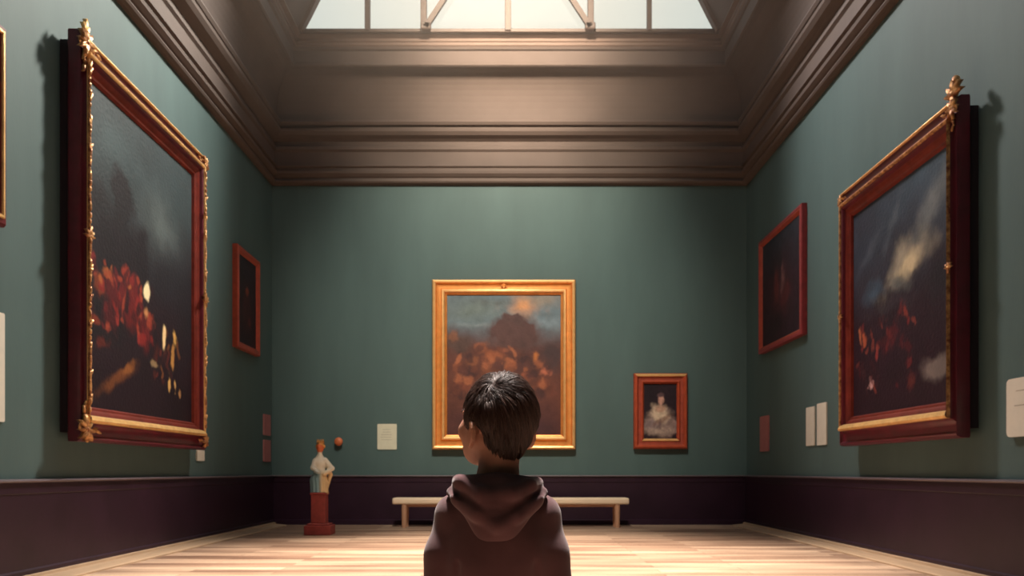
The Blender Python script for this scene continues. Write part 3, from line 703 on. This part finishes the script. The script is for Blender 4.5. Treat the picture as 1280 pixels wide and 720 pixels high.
F = Field((-.26, -.17, -.005), (.26, .23, 1.37), .0034)
CR_C, CR_R = np.array([0, -.012, .030]), np.array([.0695, .0860, .083])
F.ell(hp(*CR_C), CR_R, .01, HR)
F.ell(hp(0, .035, -.015), (.056, .055, .072), .03, HR)              # face
F.ell(hp(0, .052, -.068), (.028, .032, .024), .03, HR)              # chin
for s in (-1, 1):
    F.cone(hp(s * .045, .005, -.042), hp(s * .014, .054, -.070), .016, .016, .04)   # jaw
    F.ell(hp(s * .038, .062, -.022), (.022, .020, .020), .02, HR)  # cheek
    F.ell(hp(s * .029, .086, .006), (.015, .009, .009), .012, HR, sub=True)  # eye socket
    F.ell(hp(s * .029, .076, .005), (.0125, .0125, .0115), .002, HR)  # eyeball
    F.cone(hp(s * .014, .084, .022), hp(s * .042, .074, .022), .005, .004, .014)     # brow
    # ear
    ec = np.array([s * .0705, -.016, -.022]); E = HR @ rotz(s * .42)
    def ep(u, v, w): return hp(*(ec + rotz(s * .42) @ np.array([s * w, u, v])))     # u forward, v up, w out of the ear
    F.ell(ep(-.010, 0, .006), (.0052, .019, .029), .004, E)
    rim = [ep(.004, .008, .012)] + [ep(-.010 - .0175 * math.cos(q), .028 * math.sin(q), .0125) for q in np.linspace(2.0, -1.9, 14)]
    F.path(rim, [.0034] * len(rim), .002)
    F.ell(ep(-.008, .004, .014), (.006, .011, .017), .003, E, sub=True)
    F.ell(ep(-.003, -.026, .008), (.0055, .008, .009), .004, E)
    F.ell(ep(.004, -.004, .010), (.004, .004, .006), .004, E)
F.path([hp(0, .084, .008), hp(0, .096, -.016)], [.005, .007], .012); F.ell(hp(0, .096, -.020), (.012, .008, .006), .006, HR)   # nose
F.ell(hp(0, .089, -.043), (.021, .009, .005), .006, HR); F.ell(hp(0, .088, -.052), (.017, .009, .006), .005, HR)   # lips
F.path([(0, -.012, 1.03), (0, -.008, 1.09), hp(0, -.028, -.045)], [.052, .046, .046], .02)                          # neck
# torso and limbs under the clothes
F.path([(0, 0, .60), (0, 0, .76), (0, 0, .93), (0, 0, 1.0)], [.094, .078, .088, .070], .03, sc=(1, .72, 1))
for s in (-1, 1):
    F.cone((0, 0, 1.03), (s * .105, 0, .985), .05, .038, .03)
    F.path([(s * .110, 0, .98), (s * .138, -.015, .765), (s * .150, .03, .575)], [.036, .029, .021], .02)
    F.path([(s * .062, 0, .60), (s * .068, .008, .36), (s * .07, -.008, .29), (s * .07, 0, .075)], [.066, .044, .042, .030], .02)
    F.path([(s * .07, -.01, .035), (s * .078, .10, .022)], [.028, .022], .02)
    # hand: palm, four fingers of unequal length, thumb from the side
    w0 = np.array([s * .150, .035, .565])
    F.path([w0, w0 + [0, .006, -.035], w0 + [0, .010, -.055]], [.019, .021, .020], .01, sc=(.62, 1, 1))
    for q, (L, off) in enumerate(((.050, .020), (.057, .007), (.053, -.006), (.042, -.018))):
        b = w0 + np.array([0, .010 + off, -.066]); m1 = b + np.array([-s * .003, .003 + off * .12, -L * .45]); m2 = m1 + np.array([-s * .008, .002, -L * .32]); m3 = m2 + np.array([-s * .010, 0, -L * .22])
        F.path([b, m1, m2, m3], [.0080, .0072, .0066, .0056], .002)
    F.path([w0 + [0, .018, -.020], w0 + [-s * .008, .037, -.042], w0 + [-s * .012, .042, -.066]], [.011, .0088, .0068], .005)
me, V = F.mesh('body', 1)
link('body', me, M['skin'], boy, True)
bm = bmesh.new(); tube(bm, [hp(-.018, .084, -.046), hp(-.008, .0915, -.0455), hp(0, .0925, -.0465), hp(.008, .0915, -.0455), hp(.018, .084, -.046)], [.001, .0026, .0024, .0026, .001], 8)
tube(bm, [hp(-.016, .084, -.048), hp(0, .0915, -.0515), hp(.016, .084, -.048)], [.001, .0034, .001], 8)
build('lips', bm, mat('rose_lips', (.42, .14, .12), .45), boy, smooth=True)
# eyes: iris discs, mouth colour and brows as children meshes
for s in (-1, 1):
    bm = bmesh.new(); c = hp(s * .029, .0855, .005); blob(bm, c, (.0055, .0055, .0055), sub=2); build('eye', bm, mat('dark_iris', (.02, .012, .01), .2), boy, smooth=True)
    bm = bmesh.new(); tube(bm, [hp(s * .014, .094, .024), hp(s * .030, .092, .028), hp(s * .046, .080, .024)], [.0022, .0028, .0015], 6); build('eyebrow', bm, M['hair'], boy, smooth=True)

# --- hoodie
F = Field((-.27, -.20, .50), (.27, .20, 1.16), .0042)
F.path([(0, 0, .60), (0, 0, .74), (0, .0, .90), (0, 0, .975)], [.135, .128, .128, .100], .04, sc=(1, .78, 1))
F.path([(0, 0, .585), (0, 0, .62)], [.122, .124], .008, sc=(1, .78, 1))
F.ell((0, -.035, .95), (.10, .062, .11), .05)
for s in (-1, 1):
    F.cone((s * .02, -.01, 1.04), (s * .092, -.004, 1.008), .054, .048, .03)
    F.path([(s * .100, -.003, 1.000), (s * .119, -.010, .92), (s * .136, -.015, .78), (s * .146, .005, .68), (s * .150, .024, .60)], [.049, .048, .044, .038, .034], .018)
    F.path([(s * .150, .025, .598), (s * .151, .031, .570)], [.030, .028], .004)
    F.cone((s * .088, -.088, .90), (s * .098, -.082, .70), .003, .006, .014, sub=True)     # crease between sleeve and back
def folds(P):
    x, y, z = P[:, 0], P[:, 1], P[:, 2]
    arm = np.clip((np.abs(x) - .09) * 30, 0, 1)
    f = .0016 * np.sin(z * 62 + np.abs(x) * 70 + 1.3 * np.sin(y * 30)) * arm * np.clip((.93 - z) * 6, 0, 1)
    f = f + .0030 * np.sin(x * 42 + z * 10 + 2 * np.sin(z * 9)) * (1 - arm) * np.clip((1.02 - z) * 6, 0, 1)
    f = f + .0010 * np.sin(z * 30 - np.abs(x) * 55 + .7) * (1 - arm * .5)
    f = f + .0020 * np.sin(x * 23 + z * 31 + y * 17)
    return f
F.disp(folds)
me, V = F.mesh('sweatshirt', 2); hood = link('sweatshirt', me, M['hoodie'], boy, True)
# --- hood lying on the shoulders
F = Field((-.17, -.21, .93), (.17, .16, 1.16), .003)
ring = []
for q in range(33):
    a = q / 32 * 2 * PI                                   # 0 = front
    x = .078 * math.sin(a); y = -.006 + .070 * math.cos(a); z = 1.056 + .020 * (1 - math.cos(a)) / 2 - .018 * math.cos(a) * (1 if math.cos(a) > 0 else 0)
    ring.append((x, y, z))
F.path(ring, [.020 + .006 * (1 - math.cos(q / 32 * 2 * PI)) / 2 for q in range(33)], .012)
# hanging pouch, widest at the shoulders, pointed below
F.ell((0, -.070, 1.045), (.098, .050, .040), .03)
F.ell((0, -.086, 1.010), (.070, .036, .055), .03)
F.ell((0, -.090, .985), (.040, .026, .045), .03)
F.path([(-.105, -.030, 1.060), (-.088, -.080, 1.050), (-.045, -.112, 1.012), (0, -.118, .990), (.045, -.112, 1.012), (.088, -.080, 1.050), (.105, -.030, 1.060)], [.015, .018, .015, .013, .015, .018, .015], .012)
F.path([(-.092, -.020, 1.088), (-.078, -.082, 1.082), (-.035, -.108, 1.062), (.03, -.110, 1.058), (.074, -.086, 1.076), (.094, -.022, 1.082)], [.012, .016, .017, .017, .016, .012], .010)
# the grooves between rim and pouch
F.path([(-.112, -.050, 1.072), (-.078, -.108, 1.056), (-.030, -.134, 1.030), (.02, -.136, 1.026), (.070, -.114, 1.050), (.112, -.052, 1.068)], [.005, .006, .007, .007, .006, .005], .008, sub=True)
F.cone((0, -.008, 1.05), (0, -.006, 1.15), .048, .058, .006, sub=True)
F.disp(lambda P: .0018 * np.sin(P[:, 0] * 60 + P[:, 2] * 55) + .0016 * np.sin(P[:, 0] * 35 - P[:, 2] * 80 + 1))
me, V = F.mesh('hood', 1); link('hood', me, M['hoodie'], hood, True)
# --- trousers and shoes
F = Field((-.17, -.13, .03), (.17, .14, .68), .005)
F.cone((0, 0, .60), (0, 0, .635), .112, .108, .02, sc=(1, .75, 1))
for s in (-1, 1): F.path([(s * .062, 0, .60), (s * .070, .008, .36), (s * .071, -.004, .27), (s * .072, 0, .085)], [.080, .058, .054, .050], .02)
F.disp(lambda P: .003 * np.sin(P[:, 2] * 50 + P[:, 0] * 40) * np.clip((.4 - P[:, 2]) * 5, 0, 1))
me, V = F.mesh('trousers', 1); link('trousers', me, M['denim'], boy, True)
for s in (-1, 1):
    F = Field((s * .075 - .07, -.09, -.005), (s * .075 + .07, .18, .12), .004)
    F.path([(s * .072, -.030, .050), (s * .074, .04, .045), (s * .080, .11, .034)], [.040, .040, .034], .02, sc=(.95, 1, 1)); F.cone((s * .072, -.02, .06), (s * .072, -.015, .085), .040, .038, .02)
    me, V = F.mesh('shoe', 1); sh = link('shoe', me, M['shoe'], boy, True)
    bm = bmesh.new()
    pts = [(-.040, -.05), (-.030, -.072), (0, -.080), (.030, -.072), (.040, -.05), (.041, .05), (.046, .10), (.036, .135), (.012, .152), (-.014, .150), (-.032, .13), (-.036, .09), (-.038, .05)]
    lo = [bm.verts.new((s * .074 + x, y, 0)) for x, y in pts]; hi = [bm.verts.new((s * .074 + x, y, .022)) for x, y in pts]
    bm.faces.new(lo[::-1]); bm.faces.new(hi)
    for q in range(len(pts)): bm.faces.new((lo[q], lo[(q + 1) % len(pts)], hi[(q + 1) % len(pts)], hi[q]))
    build('sole', bm, M['sole'], sh)

# --- hair: a close cap and combed strands growing out of the crown whorl
CC, CRr = CR_C + np.array([0, -.001, .001]), CR_R + .0055
F = Field(tuple(HO - .13), tuple(HO + .15), .003)
F.ell(hp(*(CC + [0, -.002, .003])), CRr, .01, HR)
F.ell(hp(0, -.055, -.020), (.046, .034, .045), .03, HR)           # back of the head down to the nape
F.ell(hp(0, -.050, -.046), (.031, .024, .032), .02, HR)
for s in (-1, 1): F.ell(hp(s * .058, -.020, .020), (.022, .050, .040), .02, HR)
F.ell(hp(0, .062, -.045), (.110, .060, .098), .012, HR, sub=True)   # face and jaw stay clear
F.ell(hp(0, .020, -.062), (.110, .034, .050), .010, HR, sub=True)
for s in (-1, 1): F.ell(hp(s * .090, -.016, -.030), (.042, .044, .042), .006, HR, sub=True)
me, V = F.mesh('hair', 2); hair = link('hair', me, M['hair'], boy, True)
# flow field on the hair mesh
wh = np.array([-.036, -.034, .080]); 
def surf(d):
    """point and normal of the hair surface in head space for direction d"""
    d = d / np.linalg.norm(d); t = 1 / np.linalg.norm(d / CRr); p = CC + d * t; n = (p - CC) / CRr ** 2; return p, n / np.linalg.norm(n)
from mathutils.bvhtree import BVHTree
bmx = bmesh.new(); bmx.from_mesh(me); bvh = BVHTree.FromBMesh(bmx)
def snap(p):
    q = bvh.find_nearest(Vector(HO + HR @ p)); return HR.T @ (np.array(q[0]) - HO), HR.T @ np.array(q[1])
whp, whn = snap(CC + (wh - CC) * 1.3)
verts = []; faces = []
def strand(root, L, lift, rw, twist, steer):
    p, n = snap(root); pts = [p - n * .001]; tw = twist
    for i in range(8):
        r = p - whp; r -= n * (r @ n); r /= np.linalg.norm(r) + 1e-6
        g = np.array([0, 0, -1.0]); g -= n * (g @ n)
        sw = np.cross(n, r)
        far = min(1, np.linalg.norm(p - whp) / .09)
        d = r * (1 - .55 * far) + g * (.55 * far) + sw * (tw * (1 - far) * .8 + steer); d /= np.linalg.norm(d) + 1e-6
        p = p + d * L / 8; p, n = snap(p)
        pts.append(p + n * lift * math.sin((i + 1) / 8 * PI * .62))
    b0 = len(verts); m = len(pts)
    for i, q in enumerate(pts):
        w = rw * (1 - (i / (m - 1)) ** 2 * .85); a = pts[min(i + 1, m - 1)] - pts[max(i - 1, 0)]; a = a / (np.linalg.norm(a) + 1e-9)
        _, nn = (None, n); s1 = np.cross(a, q - CC); s1 /= np.linalg.norm(s1) + 1e-9; s2 = np.cross(s1, a)
        for k2 in range(3):
            an = k2 * 2 * PI / 3 + PI / 2; verts.append(HO + HR @ (q + s1 * w * math.cos(an) + s2 * w * .6 * math.sin(an)))
    for i in range(m - 1):
        for k2 in range(3):
            a = b0 + i * 3 + k2; b = b0 + i * 3 + (k2 + 1) % 3; faces.append((a, b, b + 3, a + 3))
pv = (V - HO) @ HR
nl = 760
pick = RNG.integers(0, len(pv), 6000); pick = [i for i in pick if np.linalg.norm((pv[i] - CC) / CRr) > .90]
for li in range(min(nl, len(pick))):
    c = pv[pick[li]]; L = random.uniform(.030, .046); st = random.uniform(-.16, .16); lf = random.uniform(.0015, .0075)
    for q in range(9):
        off = RNG.normal(0, .0032, 3); strand(c + off, L * random.uniform(.85, 1.1), lf * random.uniform(.7, 1.3), .0010, .9, st)
for q in range(420):      # finer strands round the whorl
    dd = RNG.normal(0, .012, 3); strand(whp + dd, random.uniform(.035, .055), random.uniform(.001, .004), .0007, 1.0, random.uniform(-.1, .1))
me = bpy.data.meshes.new('hair_strands'); me.from_pydata([tuple(v) for v in verts], [], faces); me.update()
link('hair_strands', me, M['strand'], hair, True)
bmx.free()

# ------------------------------------------------------------------ light
def area(name, loc, rot, sx, sy, power, col, spread=180):
    l = bpy.data.lights.new(name, 'AREA'); l.shape = 'RECTANGLE'; l.size = sx; l.size_y = sy; l.energy = power; l.color = col; l.spread = math.radians(spread)
    o = bpy.data.objects.new(name, l); C.objects.link(o); o.location = loc; o.rotation_euler = rot; return o
def spot(name, loc, to, power, col, cone, blend=1.0, r=.6):
    l = bpy.data.lights.new(name, 'SPOT'); l.energy = power; l.color = col; l.spot_size = math.radians(cone); l.spot_blend = blend; l.shadow_soft_size = r
    o = bpy.data.objects.new(name, l); C.objects.link(o); o.location = loc
    o.rotation_euler = (Vector(to) - Vector(loc)).to_track_quat('-Z', 'Y').to_euler(); return o
# spots added under the roof glazing to stand for daylight, each aimed at one area
spot('aimed_spot_left', (.6, 14.6, 12.2), (-4.98, 8.6, 5.4), 9500, (1.0, .93, .82), 66)
spot('aimed_spot_right', (-.6, 14.6, 12.2), (4.87, 10.0, 4.8), 4600, (1.0, .90, .84), 56)
spot('aimed_spot_cornice', (0, 7.6, ZL1 - .3), (0, 16.6, 9.6), 13500, (1.0, .80, .60), 30)
spot('aimed_spot_cornice_wide', (0, 6.6, ZL1 - .3), (0, 16.6, 9.4), 8000, (1.0, .82, .62), 45)  # wider cone added to soften the edge of the cornice glow
spot('aimed_spot_wall', (-.3, 6.4, ZL1 - .3), (-.2, 16.6, 3.9), 8500, (1.0, .92, .76), 46)
spot('aimed_spot_floor', (0, 9.6, ZL1 - .3), (0, 9.8, 0), 30000, (1.0, .84, .68), 50)
spot('aimed_spot_child', (0, 4.6, ZL1 - .3), (0, 1.9, 1.2), 22000, (1.0, .88, .80), 26)  # added to brighten the top of the child's hair
area('roof_daylight', (0, 9.2, ZL1 - .2), (0, 0, 0), 3.6, 10.0, 70, (1.0, .86, .92), 150)

W = bpy.data.worlds.new('sky'); bpy.context.scene.world = W; W.use_nodes = True
nt = W.node_tree; bg = nt.nodes['Background']
tc = nt.nodes.new('ShaderNodeTexCoord'); sx = nt.nodes.new('ShaderNodeSeparateXYZ'); nt.links.new(tc.outputs['Generated'], sx.inputs[0])
ab = nt.nodes.new('ShaderNodeMath'); ab.operation = 'ABSOLUTE'; nt.links.new(sx.outputs['X'], ab.inputs[0])
rp = nt.nodes.new('ShaderNodeValToRGB'); rp.color_ramp.elements[0].color = (1.0, .94, .80, 1); rp.color_ramp.elements[1].color = (.66, .72, .70, 1)
rp.color_ramp.elements[1].position = .30
nt.links.new(ab.outputs[0], rp.inputs[0]); nt.links.new(rp.outputs[0], bg.inputs[0]); bg.inputs[1].default_value = 1.06

# haze hanging in the upper part of the gallery under the roof light
hz = bpy.data.materials.new('haze'); hz.use_nodes = True; hn = hz.node_tree
hn.nodes.remove(hn.nodes['Principled BSDF']); vs = hn.nodes.new('ShaderNodeVolumeScatter'); vs.inputs['Density'].default_value = HAZE; vs.inputs['Anisotropy'].default_value = .35
vs.inputs['Color'].default_value = (1, .86, .74, 1); hn.links.new(vs.outputs[0], hn.nodes['Material Output'].inputs['Volume'])
bm = bmesh.new(); box(bm, XL + .84, XR - .84, 8.6, 15.7, 6.4, ZL0 - .03); o = build('haze', bm, hz); tag(o, 'thin warm haze hanging in the light under the glazed roof', 'haze', kind='stuff')

# ------------------------------------------------------------------ camera
cam = bpy.data.cameras.new('camera'); co = bpy.data.objects.new('camera', cam); C.objects.link(co)
co.location = (0, 0, H); co.rotation_euler = (PI / 2, 0, 0)
cam.sensor_width = 36; cam.lens = 36 * 1000 / 1280; cam.shift_y = 229 / 1280; cam.clip_start = .05
cam.dof.use_dof = True; cam.dof.focus_distance = 1.85; cam.dof.aperture_fstop = 9
sc = bpy.context.scene; sc.camera = co
sc.view_settings.view_transform = 'Standard'; sc.view_settings.look = 'None'; sc.view_settings.gamma = 1; sc.view_settings.use_curve_mapping = False
sc.view_settings.exposure = -0.08
